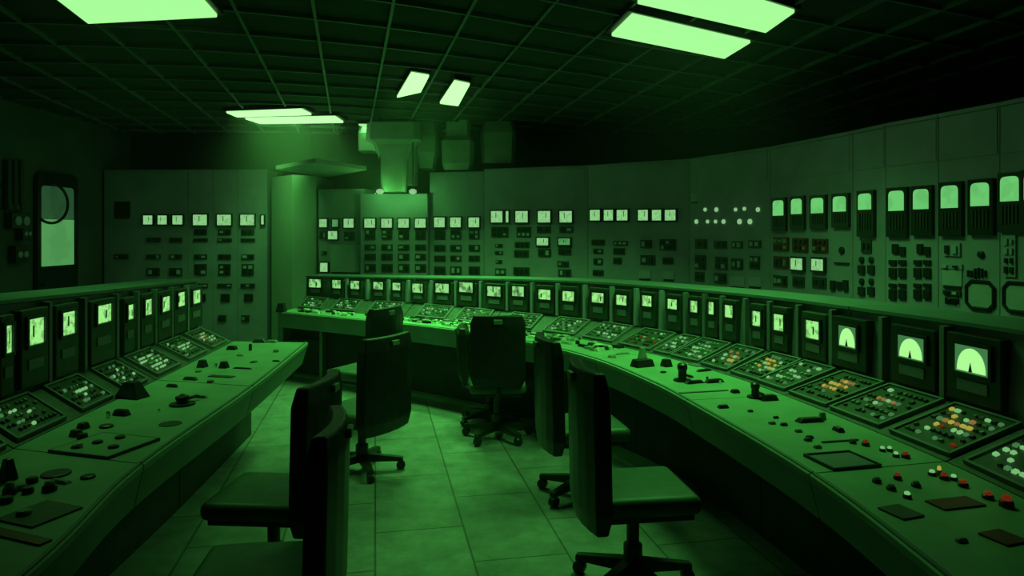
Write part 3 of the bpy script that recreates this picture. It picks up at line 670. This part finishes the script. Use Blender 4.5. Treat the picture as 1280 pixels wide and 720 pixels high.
for x, y, w_, h, l in ((17, 276, 26, 20, 'dark gauge box with rounded dial below the left wall conduits'), (24, 292, 12, 16, 'small glass gauge low beside the wall conduits'), (18, 318, 18, 22, 'lowest gauge box on the left wall with two pale dials')):
    p = wl_pt(x, y); D = p.y; W = w_*D/FPX*1.3; H = h*D/FPX
    r = thing('wall_gauge', p, l, 'gauge', 'gauges on the left wall'); MB().abox(XW, XW+.1, p.y-W/2, p.y+W/2, p.z-H/2, p.z+H/2).build('case', 'steel', r, bevel=.01)
    for k in (-1, 1): MB().lathe((XW+.1, p.y+k*W*.22, p.z), (1, 0, 0), [(W*.17, 0), (W*.17, .012), (W*.12, .014)]).build('dial', 'cabplate', r)

# ---------------------------------------------------------------- chairs
def make_chair(z0=.33, hw=.235):
    r = bpy.data.objects.new('office_chair', None); COL.objects.link(r); X, Y = V((1, 0, 0)), V((0, 1, 0))
    s = MB().box((0, .03, .425), X, Y, UP, .46, .46, .085); s.build('seat', 'vinyl2', r, bevel=.035, smooth=True, seg=4)
    MB().box((0, .03, .372), X, Y, UP, .40, .40, .03).build('seat_pan', 'steel', r, bevel=.006)
    # backrest: tall slab, curved in plan, tilted back
    rings = []
    for i in range(9):
        u = i/8; z = z0+u*(1.0-z0); lean = -.235-.015*u; wdt = hw if 0 < i < 8 else hw-.025; th = .045 if 0 < i < 8 else .03; ring = []
        for k in range(7): xx = -wdt+2*wdt*k/6; ring.append(V((xx, lean+.035*(xx/.22)**2+th*.5, z)))
        for k in range(7): xx = wdt-2*wdt*k/6; ring.append(V((xx, lean+.035*(xx/.22)**2-th-.01, z)))
        rings.append(ring)
    MB().loft(rings).build('backrest', 'vinyl', r, bevel=.010, seg=3)
    MB().box((0, -.305, .955), X, Y, UP, .07, .02, .035).build('maker_plate', 'grey', r, bevel=.003)
    MB().tube([(0, 0, .36), (0, -.12, .34), (0, -.235, .36), (0, -.235, .56)], .022).build('back_bracket', 'steel', r)
    MB().lathe((0, 0, .07), UP, [(.045, 0), (.045, .12), (.03, .13), (.03, .30)]).build('column', 'steel', r)
    for i in range(5):
        a = math.radians(90+72*i); d_ = V((math.cos(a), math.sin(a), 0)); n_ = V((-d_.y, d_.x, 0)); m = MB()
        m.loft([[d_*.04+n_*w1+UP*z for w1, z in ((-.03, .07), (.03, .07), (.025, .125), (-.025, .125))], [d_*.29+n_*w1+UP*z for w1, z in ((-.022, .065), (.022, .065), (.018, .09), (-.018, .09))]])
        lg = m.build('leg', 'steel', r)
        MB().lathe(d_*.275+UP*.032-n_*.022, n_, [(.03, 0), (.032, .01), (.032, .034), (.03, .044)]).build('caster', 'black', lg)
    return r
chairs = [(-.12, 5.82, 2, 1.04, 'A', 'high backed black office chair alone in the centre, its back to us'),
          (.58, 3.38, -82, 1.07, 'B', 'nearest right chair with its green seat showing at the right desk'),
          (.45, 4.55, -80, 1.03, 'B', 'chair seen edge on behind the nearest right chair'),
          (-.20, 6.33, -88, .86, 'A', 'low slim chair edge on, just left of the centre chair'),
          (-1.32, 6.30, 62, 1.04, 'A', 'farthest left chair with only its rounded top over the one in front'),
          (-1.07, 5.02, 60, .98, 'B', 'tall black chair just beyond the far end of the left desk'),
          (-1.15, 3.40, 86, 1.0, 'B', 'dark chair tucked under the left desk, second from the viewer'),
          (-.91, 2.60, 97, 1.0, 'B', 'nearest left chair, its high back edge on at the bottom of the picture')]
protos = {}
for x, y, rz, s_, kd, l in chairs:
    if kd not in protos: o = protos[kd] = make_chair(.455, .22) if kd == 'A' else make_chair(.32, .255)
    else: o = copy_tree(protos[kd])
    o.location = (x, y, 0); o.rotation_euler = (0, 0, math.radians(rz)); o.scale = (1, 1, s_)
    tag(o, l, 'chair', 'office chairs at the consoles')

# ---------------------------------------------------------------- haze
if HAZE:
    hz = MB().abox(-5.88, 4.68, -2.18, 10.88, .01, CEIL-.005).build('haze', 'floor')
    m = bpy.data.materials.new('haze_volume'); m.use_nodes = True; nt = m.node_tree; nt.nodes.clear()
    out = nt.nodes.new('ShaderNodeOutputMaterial'); vs = nt.nodes.new('ShaderNodeVolumeScatter')
    vs.inputs['Density'].default_value = HAZE; vs.inputs['Color'].default_value = (.9, 1, .9, 1); vs.inputs['Anisotropy'].default_value = .3
    g = nt.nodes.new('ShaderNodeNewGeometry'); ds = nt.nodes.new('ShaderNodeVectorMath'); ds.operation = 'DISTANCE'; ds.inputs[1].default_value = (-2.35, 8.9, 2.8)
    mr = nt.nodes.new('ShaderNodeMapRange'); mr.interpolation_type = 'SMOOTHSTEP'; mr.inputs['From Min'].default_value = .2; mr.inputs['From Max'].default_value = 1.9
    mr.inputs['To Min'].default_value = .10; mr.inputs['To Max'].default_value = HAZE
    nt.links.new(g.outputs['Position'], ds.inputs[0]); nt.links.new(ds.outputs['Value'], mr.inputs['Value']); nt.links.new(mr.outputs['Result'], vs.inputs['Density'])
    nt.links.new(vs.outputs[0], out.inputs['Volume'])
    hz.data.materials.clear(); hz.data.materials.append(m); tag(hz, 'thin green lit haze filling the room', 'haze', kind='stuff')
for r in RIGHT.segs+LEFT.segs:
    del r['ta']; del r['tb']
